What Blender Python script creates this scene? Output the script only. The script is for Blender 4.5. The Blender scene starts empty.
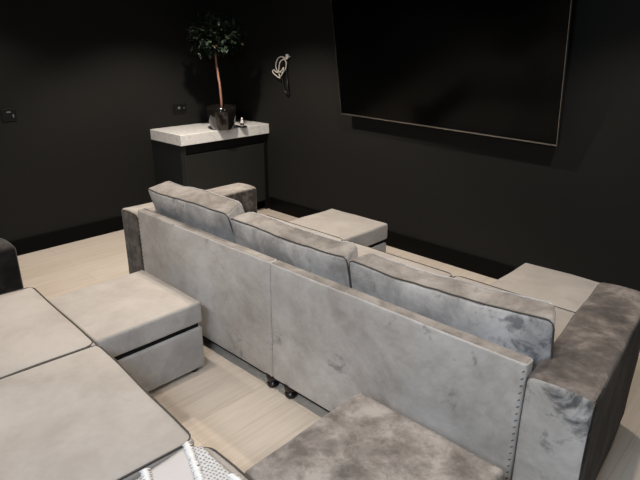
import bpy, bmesh, math, random
from mathutils import Vector, Matrix, noise
R = math.radians
random.seed(7)
scene = bpy.context.scene
col = scene.collection

# ------------------------------------------------------------------ materials
def new_mat(name):
    m = bpy.data.materials.new(name); m.use_nodes = True
    nt = m.node_tree; b = nt.nodes['Principled BSDF']
    return m, nt, b
def N(nt, t, **kw):
    n = nt.nodes.new(t)
    for k, v in kw.items(): setattr(n, k, v)
    return n
def plain(name, c, rough=.5, spec=.5, metal=0.0, coat=0.0):
    m, nt, b = new_mat(name)
    b.inputs['Base Color'].default_value = (*c, 1); b.inputs['Roughness'].default_value = rough
    b.inputs['Specular IOR Level'].default_value = spec; b.inputs['Metallic'].default_value = metal
    b.inputs['Coat Weight'].default_value = coat
    return m
def ramp(nt, stops):
    r = N(nt, 'ShaderNodeValToRGB'); e = r.color_ramp.elements
    e[0].position, e[0].color = stops[0][0], (*stops[0][1], 1)
    e[1].position, e[1].color = stops[-1][0], (*stops[-1][1], 1)
    for p, c in stops[1:-1]:
        x = e.new(p); x.color = (*c, 1)
    return r
def velvet(name, lo, mid, hi, scale=3.0, dark_spots=0.0, spot=(.05, .05, .055), seed=0.0, contrast=(.36, .64), sheen=.25, blot=(.60, .68), worn=None):
    """crushed velvet: the nap is brushed in cloudy patches, with darker rubbed marks"""
    m, nt, b = new_mat(name); L = nt.links.new
    tc = N(nt, 'ShaderNodeTexCoord'); mp = N(nt, 'ShaderNodeMapping')
    mp.inputs['Location'].default_value = (seed, seed * .7, seed * 1.3)
    L(tc.outputs['Object'], mp.inputs['Vector'])
    n1 = N(nt, 'ShaderNodeTexNoise'); n1.inputs['Scale'].default_value = scale; n1.inputs['Detail'].default_value = 5
    n1.inputs['Roughness'].default_value = .70; n1.inputs['Distortion'].default_value = .25
    L(mp.outputs[0], n1.inputs['Vector'])
    r1 = ramp(nt, [(contrast[0], lo), (.5, mid), (contrast[1], hi)]); L(n1.outputs['Fac'], r1.inputs['Fac'])
    n2 = N(nt, 'ShaderNodeTexNoise'); n2.inputs['Scale'].default_value = scale * 3.1; n2.inputs['Detail'].default_value = 6
    n2.inputs['Roughness'].default_value = .65; n2.inputs['Distortion'].default_value = .5
    L(mp.outputs[0], n2.inputs['Vector'])
    r2 = ramp(nt, [(blot[0], (0, 0, 0)), (blot[1], (1, 1, 1))]); L(n2.outputs['Fac'], r2.inputs['Fac'])
    k = N(nt, 'ShaderNodeMath', operation='MULTIPLY'); k.inputs[1].default_value = dark_spots
    L(r2.outputs['Color'], k.inputs[0])
    if worn:                                             # a rubbed place of its own on the cloth
        dn = N(nt, 'ShaderNodeVectorMath', operation='DISTANCE'); dn.inputs[1].default_value = worn[0]; L(tc.outputs['Object'], dn.inputs[0])
        mr = N(nt, 'ShaderNodeMapRange'); mr.inputs['From Min'].default_value = worn[1]; mr.inputs['From Max'].default_value = worn[2]
        mr.inputs['To Min'].default_value = .13; mr.inputs['To Max'].default_value = -.05; L(dn.outputs['Value'], mr.inputs['Value'])
        ad = N(nt, 'ShaderNodeMath', operation='ADD'); L(n2.outputs['Fac'], ad.inputs[0]); L(mr.outputs[0], ad.inputs[1]); L(ad.outputs[0], r2.inputs['Fac'])
    mx = N(nt, 'ShaderNodeMix', data_type='RGBA'); L(k.outputs[0], mx.inputs['Factor'])
    L(r1.outputs['Color'], mx.inputs[6]); mx.inputs[7].default_value = (*spot, 1)
    L(mx.outputs[2], b.inputs['Base Color'])
    b.inputs['Roughness'].default_value = .85; b.inputs['Specular IOR Level'].default_value = .15
    b.inputs['Sheen Weight'].default_value = sheen; b.inputs['Sheen Roughness'].default_value = .45
    b.inputs['Sheen Tint'].default_value = (.9, .88, .86, 1)
    n3 = N(nt, 'ShaderNodeTexNoise'); n3.inputs['Scale'].default_value = 14; n3.inputs['Detail'].default_value = 4
    L(mp.outputs[0], n3.inputs['Vector'])
    bp = N(nt, 'ShaderNodeBump'); bp.inputs['Strength'].default_value = .30; bp.inputs['Distance'].default_value = .015
    L(n3.outputs['Fac'], bp.inputs['Height']); L(bp.outputs[0], b.inputs['Normal'])
    return m

V_BACK  = velvet('velvet_back',  (.325, .297, .270), (.445, .418, .393), (.56, .54, .522), 2.2, .70, (.17, .16, .157), 1.0, contrast=(.34, .66), blot=(.61, .70))
V_TOP   = velvet('velvet_pale',  (.32, .288, .26),  (.365, .333, .303), (.405, .371, .34), 2.4, .25, (.25, .228, .21), 4.0)
V_CUSH  = velvet('velvet_cushion', (.28, .268, .26), (.43, .413, .40), (.54, .525, .515), 4.5, .55, (.12, .115, .12), 7.0)
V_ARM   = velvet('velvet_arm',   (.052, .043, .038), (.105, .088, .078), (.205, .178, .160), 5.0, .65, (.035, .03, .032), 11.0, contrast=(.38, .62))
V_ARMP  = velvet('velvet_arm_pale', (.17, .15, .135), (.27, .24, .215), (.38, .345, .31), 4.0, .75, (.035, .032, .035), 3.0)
V_OTT   = velvet('velvet_ottoman', (.115, .100, .090), (.20, .178, .162), (.31, .282, .26), 6.5, .5, (.08, .068, .06), 15.0, contrast=(.38, .62))
V_GUSSET = velvet('velvet_gusset', (.15, .134, .12), (.235, .212, .192), (.32, .295, .27), 5.0, .45, (.11, .10, .09), 9.0)
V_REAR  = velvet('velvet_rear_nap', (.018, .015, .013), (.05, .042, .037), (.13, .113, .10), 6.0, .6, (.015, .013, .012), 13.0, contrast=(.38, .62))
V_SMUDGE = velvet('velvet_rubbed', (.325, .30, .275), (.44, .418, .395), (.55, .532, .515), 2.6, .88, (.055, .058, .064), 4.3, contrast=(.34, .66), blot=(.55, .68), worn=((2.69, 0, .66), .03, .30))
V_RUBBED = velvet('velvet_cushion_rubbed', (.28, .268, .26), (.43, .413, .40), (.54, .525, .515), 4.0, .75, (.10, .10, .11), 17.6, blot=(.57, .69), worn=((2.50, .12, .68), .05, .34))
V_SHADED  = velvet('velvet_shaded_side', (.006, .005, .005), (.014, .013, .012), (.045, .042, .04), 5.0, .3, (.01, .01, .01), 19.0, sheen=.05)  # near-black velvet: the shadow on the arm's outer side is painted in
PIPING  = plain('piping_cord', (.075, .066, .058), .8, .2)
DARKFAB = plain('black_lining', (.010, .010, .010), .9, .1)
STITCH  = plain('stitch_thread', (.06, .055, .055), .8, .2)
WOODLEG = plain('dark_turned_wood', (.012, .007, .005), .38, .35, coat=.1)

def wall_mat():
    m, nt, b = new_mat('black_wall_paint'); L = nt.links.new
    tc = N(nt, 'ShaderNodeTexCoord'); n = N(nt, 'ShaderNodeTexNoise'); n.inputs['Scale'].default_value = 90; n.inputs['Detail'].default_value = 4
    L(tc.outputs['Object'], n.inputs['Vector'])
    r = ramp(nt, [(.3, (.0105, .0100, .0088)), (.7, (.0130, .0124, .0109))]); L(n.outputs['Fac'], r.inputs['Fac']); L(r.outputs[0], b.inputs['Base Color'])
    b.inputs['Roughness'].default_value = .75; b.inputs['Specular IOR Level'].default_value = .18
    bp = N(nt, 'ShaderNodeBump'); bp.inputs['Strength'].default_value = .10; bp.inputs['Distance'].default_value = .002
    L(n.outputs['Fac'], bp.inputs['Height']); L(bp.outputs[0], b.inputs['Normal'])
    return m
WALL = wall_mat()
SKIRT = plain('black_satin_paint', (.0014, .0014, .0013), .5, .10)
CEIL = plain('ceiling_paint', (.012, .012, .012), .85, .1)

def floor_mat():
    m, nt, b = new_mat('pale_oak_planks'); L = nt.links.new
    tc = N(nt, 'ShaderNodeTexCoord'); mp = N(nt, 'ShaderNodeMapping'); mp.inputs['Rotation'].default_value = (0, 0, R(90))
    L(tc.outputs['Object'], mp.inputs['Vector'])
    br = N(nt, 'ShaderNodeTexBrick'); br.inputs['Scale'].default_value = 1; br.inputs['Brick Width'].default_value = 1.3
    br.inputs['Row Height'].default_value = .19; br.inputs['Mortar Size'].default_value = .0012; br.inputs['Mortar Smooth'].default_value = .3
    br.inputs['Color1'].default_value = (.60, .53, .455, 1); br.inputs['Color2'].default_value = (.56, .487, .412, 1); br.inputs['Mortar'].default_value = (.42, .35, .27, 1)
    br.offset = .37
    L(mp.outputs[0], br.inputs['Vector'])
    m2 = N(nt, 'ShaderNodeMapping'); m2.inputs['Scale'].default_value = (2.2, 34, 1); L(mp.outputs[0], m2.inputs['Vector'])
    n = N(nt, 'ShaderNodeTexNoise'); n.inputs['Scale'].default_value = 1.6; n.inputs['Detail'].default_value = 6; n.inputs['Distortion'].default_value = .5
    L(m2.outputs[0], n.inputs['Vector'])
    r = ramp(nt, [(.3, (.91, .90, .885)), (.65, (1.03, 1.03, 1.03))]); L(n.outputs['Fac'], r.inputs['Fac'])
    mx = N(nt, 'ShaderNodeMix', data_type='RGBA', blend_type='MULTIPLY'); mx.inputs['Factor'].default_value = 1
    L(br.outputs['Color'], mx.inputs[6]); L(r.outputs[0], mx.inputs[7]); L(mx.outputs[2], b.inputs['Base Color'])
    b.inputs['Roughness'].default_value = .55; b.inputs['Specular IOR Level'].default_value = .3
    return m
FLOOR = floor_mat()

def marble_mat():
    m, nt, b = new_mat('white_marble'); L = nt.links.new
    tc = N(nt, 'ShaderNodeTexCoord'); n = N(nt, 'ShaderNodeTexNoise'); n.inputs['Scale'].default_value = 11; n.inputs['Detail'].default_value = 8
    n.inputs['Distortion'].default_value = 2.5
    L(tc.outputs['Object'], n.inputs['Vector'])
    r = ramp(nt, [(.34, (.74, .72, .69)), (.46, (.87, .855, .83)), (.75, (.92, .905, .88))]); L(n.outputs['Fac'], r.inputs['Fac']); L(r.outputs[0], b.inputs['Base Color'])
    b.inputs['Roughness'].default_value = .25; b.inputs['Specular IOR Level'].default_value = .4
    return m
MARBLE = marble_mat()
CABBODY = plain('charcoal_cabinet', (.016, .018, .018), .55, .3)
CABDOOR = plain('charcoal_door', (.022, .022, .020), .5, .3)
CABEDGE = plain('door_edge_highlight', (.045, .042, .038), .4, .5)
SCREEN = plain('tv_glass', (.0012, .0012, .0013), .16, .12)
TVMETAL = plain('brushed_bezel', (.36, .34, .32), .35, .5, metal=1)
BLACKPL = plain('black_plastic', (.006, .006, .006), .4, .4)
GREYPL = plain('grey_plastic', (.14, .14, .14), .4, .4)
WHITEPL = plain('white_cable_sheath', (.62, .58, .52), .5, .4)
POT = plain('black_glaze', (.010, .008, .007), .12, .6, coat=.6)
SOIL = plain('dark_potting_soil', (.012, .009, .007), .95, .1)
def bark_mat():
    m, nt, b = new_mat('reddish_bark'); L = nt.links.new
    tc = N(nt, 'ShaderNodeTexCoord'); mp = N(nt, 'ShaderNodeMapping'); mp.inputs['Scale'].default_value = (60, 60, 12); L(tc.outputs['Object'], mp.inputs['Vector'])
    n = N(nt, 'ShaderNodeTexNoise'); n.inputs['Scale'].default_value = 1; n.inputs['Detail'].default_value = 3; L(mp.outputs[0], n.inputs['Vector'])
    r = ramp(nt, [(.3, (.20, .085, .05)), (.7, (.42, .23, .155))]); L(n.outputs['Fac'], r.inputs['Fac']); L(r.outputs[0], b.inputs['Base Color'])
    b.inputs['Roughness'].default_value = .8
    return m
BARK = bark_mat()
def leaf_mat():
    m, nt, b = new_mat('green_leaf'); L = nt.links.new
    g = N(nt, 'ShaderNodeNewGeometry'); r = ramp(nt, [(0, (.006, .011, .007)), (.6, (.013, .024, .014)), (1, (.034, .050, .027))])
    L(g.outputs['Random Per Island'], r.inputs['Fac']); L(r.outputs[0], b.inputs['Base Color'])
    b.inputs['Roughness'].default_value = .45; b.inputs['Specular IOR Level'].default_value = .4
    return m
LEAF = leaf_mat()
def waffle_mat():
    m, nt, b = new_mat('waffle_knit'); L = nt.links.new
    tc = N(nt, 'ShaderNodeTexCoord')
    mp = N(nt, 'ShaderNodeMapping'); mp.inputs['Rotation'].default_value = (0, 0, R(-19)); L(tc.outputs['Object'], mp.inputs['Vector'])
    v = N(nt, 'ShaderNodeTexVoronoi', voronoi_dimensions='2D'); v.inputs['Scale'].default_value = 80; v.inputs['Randomness'].default_value = .25
    L(mp.outputs[0], v.inputs['Vector'])
    r = ramp(nt, [(.10, (.20, .195, .19)), (.42, (.56, .55, .54))]); L(v.outputs['Distance'], r.inputs['Fac']); L(r.outputs[0], b.inputs['Base Color'])
    bp = N(nt, 'ShaderNodeBump'); bp.inputs['Strength'].default_value = .8; bp.inputs['Distance'].default_value = .006
    L(v.outputs['Distance'], bp.inputs['Height']); L(bp.outputs[0], b.inputs['Normal'])
    b.inputs['Roughness'].default_value = .95; b.inputs['Specular IOR Level'].default_value = .1
    return m
WAFFLE = waffle_mat()
PLAINKNIT = plain('plain_knit', (.50, .47, .46), .95, .1)
FRINGE = plain('white_tassel_wool', (.68, .67, .655), .95, .1)

# ------------------------------------------------------------------ mesh helpers
def obj(name, bm, mat, parent=None, smooth=False, bevel=0, seg=2):
    me = bpy.data.meshes.new(name); bm.normal_update(); bm.to_mesh(me); bm.free()
    o = bpy.data.objects.new(name, me); col.objects.link(o)
    if mat: me.materials.append(mat)
    if smooth:
        for f in me.polygons: f.use_smooth = True
    if bevel:
        md = o.modifiers.new('bevel', 'BEVEL'); md.width = bevel; md.segments = seg; md.limit_method = 'ANGLE'
    if parent: o.parent = parent
    return o
def thing(name, label, cat, loc=(0, 0, 0), rz=0, group=None):
    o = bpy.data.objects.new(name, None); col.objects.link(o); o.location = loc; o.rotation_euler = (0, 0, rz)
    o.empty_display_size = .1
    return tag(o, label, cat, group)
def tag(o, label, cat, group=None):
    o['label'] = label; o['category'] = cat
    if group: o['group'] = group
    return o
def struct(o): o['kind'] = 'structure'; return o
def box(bm, lo, hi):
    vs = [bm.verts.new((x, y, z)) for x in (lo[0], hi[0]) for y in (lo[1], hi[1]) for z in (lo[2], hi[2])]
    for f in ((0, 1, 3, 2), (4, 6, 7, 5), (0, 4, 5, 1), (2, 3, 7, 6), (0, 2, 6, 4), (1, 5, 7, 3)): bm.faces.new([vs[i] for i in f])
    return bm
def box1(lo, hi): return box(bmesh.new(), lo, hi)
def soft(lo, hi, r, fn=None, n=14):
    """rounded upholstered block; fn(p, u) may push the surface (u in -1..1)"""
    c = [(a + b) / 2 for a, b in zip(lo, hi)]; h = [(b - a) / 2 for a, b in zip(lo, hi)]
    def coords(H):
        rr = min(r, H * .98)
        e = [-H, -H + rr * .18, -H + rr * .45, -H + rr * .75]
        m = max(2, int(n * (H - rr) / max(h)) + 1)
        inner = [-(H - rr) + 2 * (H - rr) * i / m for i in range(m + 1)]
        return e + inner + [-x for x in reversed(e)]
    X, Y, Z = coords(h[0]), coords(h[1]), coords(h[2])
    bm = bmesh.new(); cache = {}
    def v(p):
        k = tuple(round(q, 6) for q in p)
        if k in cache: return cache[k]
        inn = [max(-(H - min(r, H * .98)), min(H - min(r, H * .98), q)) for q, H in zip(p, h)]
        d = Vector([a - b for a, b in zip(p, inn)])
        if d.length > 1e-9: d = d / d.length * max(abs(t) for t in d)
        q = Vector(inn) + d
        if fn: q = fn(q, Vector([a / H for a, H in zip(p, h)]))
        cache[k] = bm.verts.new(q + Vector(c)); return cache[k]
    def face(A, B, mk, flip):
        for i in range(len(A) - 1):
            for j in range(len(B) - 1):
                q = [v(mk(A[i], B[j])), v(mk(A[i + 1], B[j])), v(mk(A[i + 1], B[j + 1])), v(mk(A[i], B[j + 1]))]
                if flip: q.reverse()
                try: bm.faces.new(q)
                except ValueError: pass
    for s in (-1, 1):
        face(X, Y, lambda a, b: (a, b, s * h[2]), s < 0)
        face(Y, Z, lambda a, b: (s * h[0], a, b), s < 0)
        face(X, Z, lambda a, b: (a, s * h[1], b), s > 0)
    return bm
def tube(bm, pts, rad, closed=False, k=6):
    pts = [Vector(p) for p in pts]; n = len(pts); rings = []
    up = None
    for i in range(n):
        a = pts[(i - 1) % n] if (closed or i > 0) else pts[i]
        b = pts[(i + 1) % n] if (closed or i < n - 1) else pts[i]
        t = (b - a).normalized()
        if up is None: up = t.orthogonal().normalized()
        up = (up - t * up.dot(t))
        up = up.normalized() if up.length > 1e-6 else t.orthogonal().normalized()
        s = t.cross(up); rr = rad[i] if isinstance(rad, (list, tuple)) else rad
        rings.append([bm.verts.new(pts[i] + (up * math.cos(2 * math.pi * j / k) + s * math.sin(2 * math.pi * j / k)) * rr) for j in range(k)])
    m = n if closed else n - 1
    for i in range(m):
        A, B = rings[i], rings[(i + 1) % n]
        off = 0
        if closed and i == n - 1:
            off = min(range(k), key=lambda o: (A[0].co - B[o].co).length)
        for j in range(k): bm.faces.new((A[j], A[(j + 1) % k], B[(j + 1 + off) % k], B[(j + off) % k]))
    if not closed: bm.faces.new(list(reversed(rings[0]))); bm.faces.new(rings[-1])
    return bm
def lathe(bm, prof, k=28, c=(0, 0, 0)):
    rings = []
    for r, z in prof: rings.append([bm.verts.new((c[0] + r * math.cos(2 * math.pi * j / k), c[1] + r * math.sin(2 * math.pi * j / k), c[2] + z)) for j in range(k)])
    for A, B in zip(rings, rings[1:]):
        for j in range(k): bm.faces.new((A[j], A[(j + 1) % k], B[(j + 1) % k], B[j]))
    bm.faces.new(list(reversed(rings[0]))); bm.faces.new(rings[-1])
    return bm
def ns(x, y, z, s): return noise.noise(Vector((x + s * 13.1, y - s * 7.7, z + s * 3.3)))
def rim_loop(hx, hz, rad, fn, n=14):
    """rounded rectangle in local x/z"""
    P = []
    cs = [(hx - rad, hz - rad, 0), (-hx + rad, hz - rad, 90), (-hx + rad, -hz + rad, 180), (hx - rad, -hz + rad, 270)]
    for i, (cx, cz, a0) in enumerate(cs):
        for q in range(5):
            a = R(a0 + q * 22.5); P.append((cx + rad * math.cos(a), cz + rad * math.sin(a)))
        nx, nz, a1 = cs[(i + 1) % 4]; ex, ez = nx + rad * math.cos(R(a1)), nz + rad * math.sin(R(a1)); sx, sz = P[-1]
        for q in range(1, n): P.append((sx + (ex - sx) * q / n, sz + (ez - sz) * q / n))
    return [fn(x, z) for x, z in P]

# ------------------------------------------------------------------ the room
CW, CD, CH = 6.2, 5.6, 2.45
t = .12
struct(obj('floor', box1((-t, -CD - t, -.1), (CW + t, t, 0)), FLOOR))
struct(obj('ceiling', box1((-t, -CD - t, CH), (CW + t, t, CH + .1)), CEIL))
struct(obj('wall_front', box1((0, 0, 0), (CW, t, CH)), WALL))
struct(obj('wall_left', box1((-t, -CD, 0), (0, t, CH)), WALL))
struct(obj('wall_right', box1((CW, -CD, 0), (CW + t, t, CH)), WALL))
struct(obj('wall_back', box1((-t, -CD - t, 0), (CW + t, -CD, CH)), WALL))
def skirting(name, lo, hi):
    return struct(obj(name, box1(lo, hi), SKIRT, bevel=.006))
skirting('baseboard_left', (0, -CD, 0), (.018, -1.005, .134))
skirting('baseboard_front', (.505, -.018, 0), (CW, 0, .134))

# ------------------------------------------------------------------ cabinet in the corner
cab = thing('cabinet', 'low charcoal cabinet built into the corner of the two black walls', 'cabinet', (0, 0, 0))
obj('carcass', box1((.02, -.982, .10), (.455, -.005, .80)), CABBODY, cab, bevel=.002)
obj('plinth', box1((.02, -.97, 0), (.42, -.02, .10)), SKIRT, cab)
obj('end_panel', box1((.002, -1.029, 0), (.492, -.984, .803)), CABBODY, cab, bevel=.002)
obj('front_rail', box1((.4555, -.983, .715), (.470, -.045, .803)), BLACKPL, cab, bevel=.002)
d = obj('door', box1((.457, -.978, .105), (.487, -.05, .705)), CABDOOR, cab, bevel=.002)
obj('edge_highlight', box1((.468, -.9825, .105), (.490, -.9785, .80)), CABEDGE, d)  # lighter strip painted in as the highlight on the vertical edge
obj('filler_strip', box1((.456, -.044, 0), (.480, -.002, .803)), BLACKPL, cab, bevel=.001)
wt = obj('worktop', soft((.001, -1.034, .804), (.516, -.001, .900), .004, n=4), MARBLE)
tag(wt, 'thick white marble slab worktop lying on the charcoal corner cabinet', 'worktop')

# ------------------------------------------------------------------ potted tree
px, py = .475, -.545
pl = thing('potted_tree', 'small topiary tree with bare reddish trunk in a black pot on the worktop', 'potted plant', (px, py, .9))
obj('pot', lathe(bmesh.new(), [(.088, 0), (.099, .004), (.116, .05), (.128, .11), (.134, .17), (.135, .215), (.124, .215), (.122, .165), (.02, .16)], 40), POT, pl, smooth=True)
obj('soil', lathe(bmesh.new(), [(.108, .162), (.105, .176), (.06, .185), (.01, .187)], 24), SOIL, pl, smooth=True)
tp = [(.0, .0, .17), (.004, .0, .25), (-.004, .002, .34), (-.006, -.002, .42), (-.016, -.006, .48), (-.018, -.012, .56), (-.028, -.014, .66), (-.024, -.016, .76)]
bm = tube(bmesh.new(), tp, [.0125, .0115, .0115, .0105, .0105, .0095, .010, .006], k=8)
obj('trunk', bm, BARK, pl, smooth=True)
cc = Vector((-.012, -.012, .795)); bmb = bmesh.new(); bml = bmesh.new()
def leaf(bm, p, d, L, w):
    d = d.normalized(); s = d.cross(Vector((0, 0, 1)))
    s = s.normalized() if s.length > .01 else Vector((1, 0, 0))
    n = s.cross(d).normalized()
    rows = []
    for u, ww, dr in ((0, .05, 0), (.25, .75, .02), (.55, 1, .0), (.8, .6, -.06), (1, .03, -.16)):
        c = p + d * (L * u) + n * (L * dr)
        rows.append([bm.verts.new(c - s * w * ww), bm.verts.new(c - n * (w * .25 * ww)), bm.verts.new(c + s * w * ww)])
    for A, B in zip(rows, rows[1:]):
        bm.faces.new((A[0], A[1], B[1], B[0])); bm.faces.new((A[1], A[2], B[2], B[1]))
for i in range(95):
    th = random.uniform(0, 2 * math.pi); cz = random.uniform(-.75, .95); rr = math.sqrt(1 - cz * cz)
    dv = Vector((rr * math.cos(th), rr * math.sin(th), cz))
    end = cc + Vector((dv.x * .245, dv.y * .245, dv.z * .20 + .03)) * random.uniform(.78, 1.0)
    st = Vector(tp[-2]).lerp(Vector(tp[-1]), random.random()); mid = st.lerp(end, .5) + Vector((0, 0, .02))
    tube(bmb, [st, mid, end], [.003, .002, .001], k=4)
    for q in range(15):
        u = .30 + .72 * random.random()
        p = st.lerp(end, u) + Vector((random.uniform(-.012, .012), random.uniform(-.012, .012), random.uniform(-.012, .012)))
        dd = dv + Vector((random.uniform(-.9, .9), random.uniform(-.9, .9), random.uniform(-.7, .45)))
        leaf(bml, p, dd, random.uniform(.050, .075), random.uniform(.013, .019))
obj('branches', bmb, plain('green_twig', (.03, .028, .016), .8), pl); obj('foliage', bml, LEAF, pl, smooth=True)

# small bottle on a dark disc beside the pot
bt = thing('bottle', 'tiny white bottle on a dark disc right of the black plant pot', 'bottle', (.505, -.335, .9))
bt.scale = (1.25, 1.25, 1.25)
obj('disc', lathe(bmesh.new(), [(.036, 0), (.038, .003), (.038, .006), (.034, .008)], 24), BLACKPL, bt, smooth=False)
obj('body', lathe(bmesh.new(), [(.013, .008), (.0145, .012), (.0145, .040), (.008, .052), (.006, .056)], 16), plain('white_label', (.70, .68, .64), .4), bt, smooth=True)
obj('label_stripe', lathe(bmesh.new(), [(.0147, .018), (.0150, .019), (.0150, .030), (.0147, .031)], 16), BLACKPL, bt)
obj('cap', lathe(bmesh.new(), [(.007, .056), (.0075, .058), (.0070, .070), (.004, .072)], 12), plain('bottle_cap', (.85, .84, .80), .4), bt, smooth=True)

# ------------------------------------------------------------------ television
TW, TH, TD = 1.845, 1.055, .045
tv = thing('television', 'large black wall-mounted flat television tilted downwards with thin silver edge', 'television', (2.4985, -.100, 1.083))
tv.rotation_euler = (R(10.6), R(1.12), 0)
obj('housing', box1((-TW / 2 + .004, .004, .004), (TW / 2 - .004, TD, TH - .004)), BLACKPL, tv, bevel=.004)
obj('screen', box1((-TW / 2 + .007, -.0015, .012), (TW / 2 - .007, .0035, TH - .007)), SCREEN, tv)
bm = bmesh.new()
box(bm, (-TW / 2, -.004, 0), (TW / 2, .018, .0085)); box(bm, (-TW / 2, -.004, TH - .006), (TW / 2, .018, TH))
box(bm, (-TW / 2, -.004, .0085), (-TW / 2 + .0032, .018, TH - .006)); box(bm, (TW / 2 - .0032, -.004, .0085), (TW / 2, .018, TH - .006))
obj('bezel', bm, TVMETAL, tv)
obj('wall_bracket', box1((-.30, TD, .30), (.30, TD + .020, .62)), BLACKPL, tv, bevel=.003)
MI = (Matrix.Translation(tv.location) @ tv.rotation_euler.to_matrix().to_4x4()).inverted()
bm = box1((2.26, -.014, 1.40), (2.74, -.0005, 1.68))
for bx in (2.32, 2.64): box(bm, (bx, -.115, 1.50), (bx + .04, -.012, 1.56))
bmesh.ops.transform(bm, matrix=MI, verts=bm.verts)
obj('wall_plate', bm, BLACKPL, tv)

# ------------------------------------------------------------------ cables and sockets
def W(pts): return [Vector((x, y, z)) for x, y, z in pts]
def smooth_curve(pts, n=8):
    P = [Vector(p) for p in pts]; out = []
    for i in range(len(P) - 1):
        a, b, c, d = P[max(i - 1, 0)], P[i], P[i + 1], P[min(i + 2, len(P) - 1)]
        for q in range(n):
            u = q / n
            out.append(.5 * ((2 * b) + (c - a) * u + (2 * a - 5 * b + 4 * c - d) * u * u + (3 * b - a - 3 * c + d) * u ** 3))
    return out + [P[-1]]
wc = thing('coiled_cable', 'white cable bundled in a loose coil on the black wall left of the television', 'cable', (.815, 0, 1.53))
o0 = Vector((.79, 0, 1.53))
def cb(pts, rad): return tube(bmesh.new(), smooth_curve([Vector(p) + Vector((.022, 0, 0)) - o0 for p in pts]), rad * .62, k=8)
obj('coil', cb([(.775, -.03, 1.525), (.72, -.035, 1.545), (.66, -.03, 1.53), (.625, -.03, 1.47), (.64, -.028, 1.42), (.70, -.03, 1.405), (.755, -.033, 1.43), (.775, -.035, 1.49),
               (.75, -.04, 1.525), (.70, -.042, 1.50), (.68, -.04, 1.45), (.675, -.04, 1.40), (.69, -.04, 1.355), (.64, -.045, 1.375), (.595, -.045, 1.405), (.605, -.04, 1.425), (.66, -.05, 1.405),
               (.72, -.05, 1.42), (.755, -.05, 1.45), (.74, -.05, 1.40), (.70, -.05, 1.365)], .0085), WHITEPL, wc, smooth=True)
obj('tail', cb([(.79, 0, 1.545), (.795, -.02, 1.55), (.775, -.03, 1.525)], .0085), WHITEPL, wc, smooth=True)
obj('plug', lathe(bmesh.new(), [(.010, 0), (.015, .004), (.015, .035), (.009, .04)], 14, (.005, -.02, .0)), WHITEPL, wc, smooth=True)
bc = obj('looped_cable', tube(bmesh.new(), smooth_curve([(.812, -.001, 1.50), (.812, -.012, 1.49), (.79, -.014, 1.44), (.755, -.03, 1.38), (.765, -.03, 1.32), (.785, -.03, 1.25), (.815, -.03, 1.215), (.835, -.03, 1.235), (.83, -.03, 1.29), (.812, -.016, 1.35), (.80, -.012, 1.41), (.80, -.008, 1.46)]), .007, k=8), BLACKPL, None, smooth=True)
tag(bc, 'black cable hanging in a long loop below the white coiled cable', 'cable')
def socket(y0, y1, z0, z1, label, dots, gp):
    s = thing('wall_socket', label, 'socket', (0, (y0 + y1) / 2, (z0 + z1) / 2), 0, gp)
    h = (y1 - y0) / 2; v = (z1 - z0) / 2
    obj('faceplate', soft((0, -h, -v), (.009, h, v), .003, n=4), BLACKPL, s, smooth=True)
    for yy, zz, a, b in dots: obj('switch', box1((.008, yy - a, zz - b), (.013, yy + a, zz + b)), GREYPL, s, bevel=.001)
socket(-.770, -.624, 1.015, 1.101, 'black double socket plate on the wall above the marble worktop', [(-.01, .012, .012, .010), (.045, .008, .006, .006)], 'black wall sockets')
socket(-2.275, -2.172, 1.09, 1.185, 'black socket plate alone on the left wall near the left photo edge', [(0, .022, .016, .005), (.03, -.008, .005, .012)], 'black wall sockets')

# ------------------------------------------------------------------ sofas
def leg_bm(x, y):
    return lathe(bmesh.new(), [(.022, 0), (.028, .004), (.032, .015), (.028, .026), (.018, .031), (.018, .035), (.030, .041), (.034, .055), (.036, .085)], 18, (x, y, 0))
def cushion(parent, x0, x1, yb, zb, tilt, h, th, seed, kind='back_cushion', sag=.012, mat=None, side_piping=True, roll=0):
    """box cushion standing on its lower edge, leaning back by tilt; rear face at local y=0"""
    hx, hz, hy = (x1 - x0) / 2, h / 2, th / 2
    M = Matrix.Translation(((x0 + x1) / 2, yb, zb)) @ Matrix.Rotation(roll, 4, 'Y') @ Matrix.Rotation(tilt, 4, 'X') @ Matrix.Translation((0, hy, hz))
    def warp(q):
        x, y, z = q
        ux, uz = x / hx, z / hz
        edge = max(0, 1 - abs(ux) ** 4) * max(0, 1 - abs(uz) ** 4)
        g = ns(x * 3.2, uz * 1.3, 0, seed)
        y2 = y * (1 + .34 * edge) + .008 * ns(x * 6, z * 6, y * 4, seed + 3) * edge
        z2 = z + (max(uz, 0) ** 2) * (sag * (g * 1.6) - .012 * (1 - ux * ux) * 0 + .010 * (abs(ux) ** 6)) + .006 * max(uz, 0) ** 3 * ns(x * 13, y * 9, 0, seed + 5)
        x2 = x * (1 - .030 * (1 - abs(uz) ** 2) * 0) + .008 * ns(0, z * 5, y * 5, seed + 8)
        x2 -= .020 * ux * (y / hy + 1)                    # the front of each cushion is pulled in
        return Vector((x2, y2, z2))
    bm = soft((-hx, -hy, -hz), (hx, hy, hz), .016, lambda q, u: warp(q), n=26)
    bmesh.ops.transform(bm, matrix=M, verts=bm.verts)
    c = obj(kind, bm, mat or V_CUSH, parent, smooth=True)
    c.data.materials.append(V_GUSSET)
    for p in c.data.polygons:
        if p.normal.z > .62: p.material_index = 1
    for yy in ((-hy + .004, hy - .004)):
        L = rim_loop(hx - .002, hz - .002, .028, lambda x, z: M @ warp(Vector((x, yy, z))), 16)
        obj('piping', tube(bmesh.new(), L, .0034, True, 6), PIPING if yy < 0 else V_CUSH, c, smooth=True)
    return c
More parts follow.
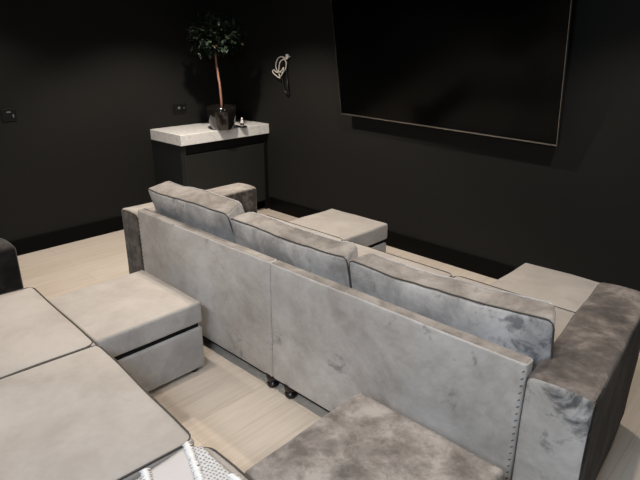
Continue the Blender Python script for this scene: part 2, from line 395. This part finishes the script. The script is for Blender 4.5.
def seat_cushion(parent, x0, x1, y0, y1, z0, z1, seed, mat, yaw=0):
    hx, hy, hz = (x1 - x0) / 2, (y1 - y0) / 2, (z1 - z0) / 2; c0 = Vector(((x0 + x1) / 2, (y0 + y1) / 2, (z0 + z1) / 2))
    def warp(q):
        x, y, z = q; ux, uy = x / hx, y / hy
        cr = max(0, 1 - abs(ux) ** 3) * max(0, 1 - abs(uy) ** 3)
        zz = z + (.020 * cr + .006 * ns(x * 4, y * 4, 0, seed) * cr if z > 0 else 0)
        v = Vector((x + .006 * ns(y * 4, z, 1, seed), y + .006 * ns(x * 4, z, 2, seed), zz)); v.rotate(Matrix.Rotation(yaw, 3, 'Z'))
        return v
    bm = soft((-hx, -hy, -hz), (hx, hy, hz), .022, lambda q, u: warp(q), n=22)
    bmesh.ops.translate(bm, verts=bm.verts, vec=c0)
    c = obj('seat_cushion', bm, mat, parent, smooth=True)
    for zz in (hz - .004, -hz + .004):
        L = rim_loop(hx - .003, hy - .003, .045, lambda x, y: c0 + warp(Vector((x, y, zz))), 14)
        obj('piping', tube(bmesh.new(), L, .0036, True, 6), PIPING, c, smooth=True)
    return c
def sofa(name, label, loc, rz, L, split, arm_mats, seat_mat, cush, sy1=1.015, seat_z=.462, flare=0, yaws=(0, 0, 0), arm_len=.965, arm_gap=.002, seat_off=((0, 0), (0, 0), (0, 0))):
    s = thing(name, label, 'sofa', loc, rz, None)
    AW, AD, AH, BT, ZB, BH = .222, arm_len, .676, .058, .075, .716
    # two modules: base, back panel, legs
    for i, (a, b) in enumerate(((0, split), (split, L))):
        a2, b2 = a + (.002 if i else 0), b - (0 if i else .002)
        obj('base', box1((a2, BT + .002, ZB), (b2, .955, .292)), V_BACK, s, bevel=.012, seg=3)
        def bulge(q, u):
            if u.y < 0: q.y -= .004 * (1 - u.x ** 2) * (1 - u.z ** 2)
            q.z += .003 * ns(q.x * 5, 0, 0, 21 + i) * max(0, u.z)
            return q
        bp = obj('back_panel', soft((a2, 0, ZB), (b2, BT, BH), .011, bulge, n=20), V_BACK, s, smooth=True)
        bp.data.materials.append(V_GUSSET)
        for p in bp.data.polygons:
            if p.normal.z > .8: p.material_index = 1
        bm = bmesh.new(); xs = b2 - .009 if i else a2 + .009
        for q in range(22):
            z = ZB + .03 + q * .0275
            if z < BH - .02:
                sg = 1 if i else -1
                tube(bm, [(xs - .004 * sg, -.0012, z), (xs + .004 * sg, -.0012, z + .008)], .0015, k=5)
        obj('stitching', bm, STITCH, bp)
        for lx in (a2 + (.098 if i else .05), b2 - (.05 if i else .032)):
            for ly in (.032, .90): obj('leg', leg_bm(lx, ly), WOODLEG, s, smooth=True)
        obj('bottom_lining', box1((a2 + .005, .002, ZB - .004), (b2 - .005, .95, ZB + .004)), DARKFAB, s)
    for i, (a, b) in enumerate(((-AW - arm_gap, -arm_gap), (L + .002, L + AW))):
        def arm_warp(q, u, i=i):
            if u.z > 0: q.z += .006 * ns(q.x * 5, q.y * 3.5, 0, 31 + i) * u.z + .010 * (1 - u.x ** 2) * u.z
            out = 1 if i else -1
            q.x += .006 * ns(q.y * 4, q.z * 4, 0, 41 + i) - (flare * (q.y + AD / 2) if i else 0)
            return q
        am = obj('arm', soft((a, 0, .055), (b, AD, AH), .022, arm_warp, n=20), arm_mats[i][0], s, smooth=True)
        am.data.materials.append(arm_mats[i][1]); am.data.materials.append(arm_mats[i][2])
        for p in am.data.polygons:                       # nap tone differs per face; near-black sides have shade painted in
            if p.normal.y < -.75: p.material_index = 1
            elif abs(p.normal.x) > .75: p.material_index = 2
        for ly in (.05, .90): obj('leg', lathe(bmesh.new(), [(.022, 0), (.026, .01), (.030, .06)], 16, ((a + b) / 2 - (flare * ly if i else 0), ly, 0)), WOODLEG, s, smooth=True)
    w = L / 3
    for i in range(3):
        seat_cushion(s, i * w + .004 + seat_off[i][0], (i + 1) * w - .004 + seat_off[i][0], .10, sy1 + seat_off[i][1], .295, seat_z, 50 + i + len(name), seat_mat, yaws[i])
    for i, (a, b, yb, zb, tl, h, th, roll) in enumerate(cush):
        cushion(s, a, b, yb, zb, tl, h, th, 60 + i * 3, roll=roll, mat=V_RUBBED if i == 2 else V_CUSH)
    return s
YS = -2.1328
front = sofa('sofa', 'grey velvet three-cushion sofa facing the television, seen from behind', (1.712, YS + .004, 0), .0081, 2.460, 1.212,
     ((V_ARMP, V_REAR, V_REAR), (V_ARM, V_SMUDGE, V_SHADED)), V_TOP,
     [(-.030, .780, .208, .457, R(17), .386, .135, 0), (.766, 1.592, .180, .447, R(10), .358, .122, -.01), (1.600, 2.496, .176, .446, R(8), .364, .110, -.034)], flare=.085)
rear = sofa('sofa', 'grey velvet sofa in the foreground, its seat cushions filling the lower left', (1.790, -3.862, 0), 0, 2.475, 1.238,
     ((V_REAR, V_REAR, V_SHADED), (V_ARM, V_BACK, V_SHADED)), V_TOP,
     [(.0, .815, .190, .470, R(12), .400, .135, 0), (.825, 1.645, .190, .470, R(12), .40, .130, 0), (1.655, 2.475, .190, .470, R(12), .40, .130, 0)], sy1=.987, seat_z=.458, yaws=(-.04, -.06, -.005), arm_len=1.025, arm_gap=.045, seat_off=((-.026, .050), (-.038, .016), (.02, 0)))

# ------------------------------------------------------------------ footstools
def footstool(label, x0, x1, y0, y1, mat, side, seed, ztop=.42):
    s = thing('footstool', label, 'footstool', ((x0 + x1) / 2, (y0 + y1) / 2, 0), 0, 'velvet footstools pushed up to the sofas')
    hx, hy = (x1 - x0) / 2, (y1 - y0) / 2
    def w1(q, u):
        if u.z > 0: q.z += (.012 * (1 - abs(u.x) ** 3) * (1 - abs(u.y) ** 3) + .006 * ns(q.x * 4, q.y * 4, 0, seed)) * u.z
        q.x += .004 * ns(q.y * 5, q.z * 5, 0, seed + 1); q.y += .004 * ns(q.x * 5, q.z * 5, 0, seed + 2)
        return q
    cu = obj('cushion', soft((-hx, -hy, .298), (hx, hy, ztop), .016, w1, n=18), mat, s, smooth=True)
    cu.data.materials.append(side)
    for p in cu.data.polygons:
        if p.normal.z < .6: p.material_index = 1
    obj('neck', box1((-hx + .02, -hy + .02, .262), (hx - .02, hy - .02, .300)), DARKFAB, s)
    obj('base', soft((-hx + .004, -hy + .004, .030), (hx - .004, hy - .004, .270), .012, lambda q, u: q, n=12), side, s, smooth=True)
    for sx in (-1, 1):
        for sy in (-1, 1): obj('foot', lathe(bmesh.new(), [(.020, 0), (.022, .004), (.022, .034)], 14, (sx * (hx - .05), sy * (hy - .05), 0)), BLACKPL, s, smooth=True)
    return s
V_SIDE = velvet('velvet_side', (.27, .26, .254), (.325, .316, .31), (.38, .371, .366), 3.0, .25, (.24, .23, .23), 21.0)
footstool('pale grey velvet footstool between the back of the front sofa and the foreground seats', 1.925, 2.525, -2.815, -2.245, V_TOP, V_SIDE, 1)
footstool('dark taupe velvet footstool at the bottom centre with swirled nap marks on top', 3.620, 4.215, -2.850, -2.272, V_OTT, V_OTT, 2, .43)
footstool('pale grey velvet footstool beyond the front sofa, left one nearer the cabinet', 1.880, 2.450, -1.085, -.540, V_TOP, V_SIDE, 3)
footstool('pale grey velvet footstool beyond the front sofa, against its right arm', 3.500, 4.075, -1.085, -.540, V_TOP, V_SIDE, 4)

# ------------------------------------------------------------------ throw
th = thing('throw_blanket', 'white knitted throw with tasselled bands on the foreground seat cushion', 'blanket', (3.60, -3.0, .478))
o0 = Vector((3.60, -3.0, .478))
def sheet(P, Q, S_, T_, nx, ny, z0, seed, thick):
    """quilt patch between two edges P->Q and S->T"""
    P, Q, S_, T_ = [Vector(p) for p in (P, Q, S_, T_)]; bm = bmesh.new(); top = []; bot = []
    for j in range(ny + 1):
        ra, rb = [], []
        for i in range(nx + 1):
            u, v = i / nx, j / ny
            p = P.lerp(Q, u).lerp(S_.lerp(T_, u), v)
            e = min(u, 1 - u, v, 1 - v); rr = min(1, e * 8) ** .5
            z = z0 + .006 * ns(p.x * 12, p.y * 12, 0, seed)
            ra.append(bm.verts.new((p.x - o0.x, p.y - o0.y, z + thick * (.35 + .65 * rr) - o0.z))); rb.append(bm.verts.new((p.x - o0.x, p.y - o0.y, z0 - o0.z)))
        top.append(ra); bot.append(rb)
    for j in range(ny):
        for i in range(nx):
            bm.faces.new((top[j][i], top[j][i + 1], top[j + 1][i + 1], top[j + 1][i])); bm.faces.new((bot[j][i], bot[j + 1][i], bot[j + 1][i + 1], bot[j][i + 1]))
    for i in range(nx):
        bm.faces.new((top[0][i], bot[0][i], bot[0][i + 1], top[0][i + 1])); bm.faces.new((top[ny][i], top[ny][i + 1], bot[ny][i + 1], bot[ny][i]))
    for j in range(ny):
        bm.faces.new((top[j][0], top[j + 1][0], bot[j + 1][0], bot[j][0])); bm.faces.new((top[j][nx], bot[j][nx], bot[j + 1][nx], top[j + 1][nx]))
    bmesh.ops.recalc_face_normals(bm, faces=bm.faces)
    return bm
def tassels(a, b, n, z0, dirv):
    a, b = Vector(a), Vector(b); bm = bmesh.new()
    for i in range(n):
        p = a.lerp(b, (i + random.uniform(.1, .9)) / n); p = Vector((p.x - o0.x, p.y - o0.y, z0 - o0.z))
        d = Vector(dirv) + Vector((random.uniform(-.4, .4), random.uniform(-.4, .4), 0)); d = d.normalized() * random.uniform(.018, .032)
        tube(bm, [p - d * .5 + Vector((0, 0, .003)), p + Vector((0, 0, .008)), p + d * .5 + Vector((0, 0, random.uniform(.002, .006)))], [.0022, .0032, .0016], k=5)
    return bm
ZT = .480
A0, A1 = (3.462, -2.945), (3.92, -3.11)
obj('waffle_band', sheet((3.500, -2.915), (3.90, -2.920), A0, A1, 30, 12, ZT, 1, .014), WAFFLE, th, smooth=True)
B0, B1 = (3.470, -3.095), (3.93, -3.27)
obj('plain_band', sheet(A0, A1, B0, B1, 30, 12, ZT, 2, .012), PLAINKNIT, th, smooth=True)
obj('lower_band', sheet(B0, B1, (3.48, -3.25), (3.94, -3.42), 30, 12, ZT, 3, .014), WAFFLE, th, smooth=True)
obj('tassel_band', tassels(A0, A1, 190, ZT + .012, (.3, 1, 0)), FRINGE, th, smooth=True)
obj('tassel_band', tassels(B0, B1, 190, ZT + .012, (.3, 1, 0)), FRINGE, th, smooth=True)
obj('tassel_band', tassels((3.67, -2.93), (3.92, -2.93), 110, ZT + .012, (.5, 1, 0)), FRINGE, th, smooth=True)

# ------------------------------------------------------------------ light
def spot(x, y, e, size=116, blend=.45, c=(1, .90, .79), aim=None):
    l = bpy.data.lights.new('downlight', 'SPOT'); l.energy = e; l.color = c; l.spot_size = R(size); l.spot_blend = blend; l.shadow_soft_size = .035
    o = bpy.data.objects.new('downlight', l); col.objects.link(o); o.location = (x, y, CH - .02)
    return o
for x, y, e in ((1.15, -1.15, 150), (2.5, -.95, 66), (4.0, -1.0, 66), (5.6, -1.8, 40), (.9, -2.6, 60), (2.5, -2.6, 52), (4.0, -2.6, 56), (1.6, -4.2, 50), (3.4, -4.2, 42)):
    spot(x, y, e)  # the weak far-right spot is an added fill for the floor there
# cool white LED panel in the ceiling above the photographer
l = bpy.data.lights.new('led_panel', 'AREA'); l.shape = 'RECTANGLE'; l.size = .6; l.size_y = .6; l.energy = 60; l.color = (.72, .85, 1.0)
o = bpy.data.objects.new('led_panel', l); col.objects.link(o); o.location = (4.55, -4.35, CH - .12); o.rotation_euler = (R(28), 0, R(18))

w = bpy.data.worlds.new('world'); scene.world = w; w.use_nodes = True
bg = w.node_tree.nodes['Background']; bg.inputs[0].default_value = (.75, .85, 1, 1); bg.inputs[1].default_value = .05

# ------------------------------------------------------------------ camera
cam = bpy.data.cameras.new('camera'); co = bpy.data.objects.new('camera', cam); col.objects.link(co)
r_ = Vector((.72255376, .69130154, .00427156)); u_ = Vector((-.24177036, .24690191, .93839573)); w_ = Vector((-.64765976, .67907410, -.34553612))
M = Matrix((r_, u_, -w_)).transposed().to_4x4(); M.translation = (4.7307, -3.6673, 1.7002)
co.matrix_world = M
cam.sensor_fit = 'HORIZONTAL'; cam.sensor_width = 36; cam.lens = 545.021 / 640 * 36; cam.clip_start = .02
scene.camera = co
vs = scene.view_settings
vs.view_transform = 'Standard'; vs.look = 'None'; vs.gamma = 1; vs.exposure = 0; vs.use_curve_mapping = False
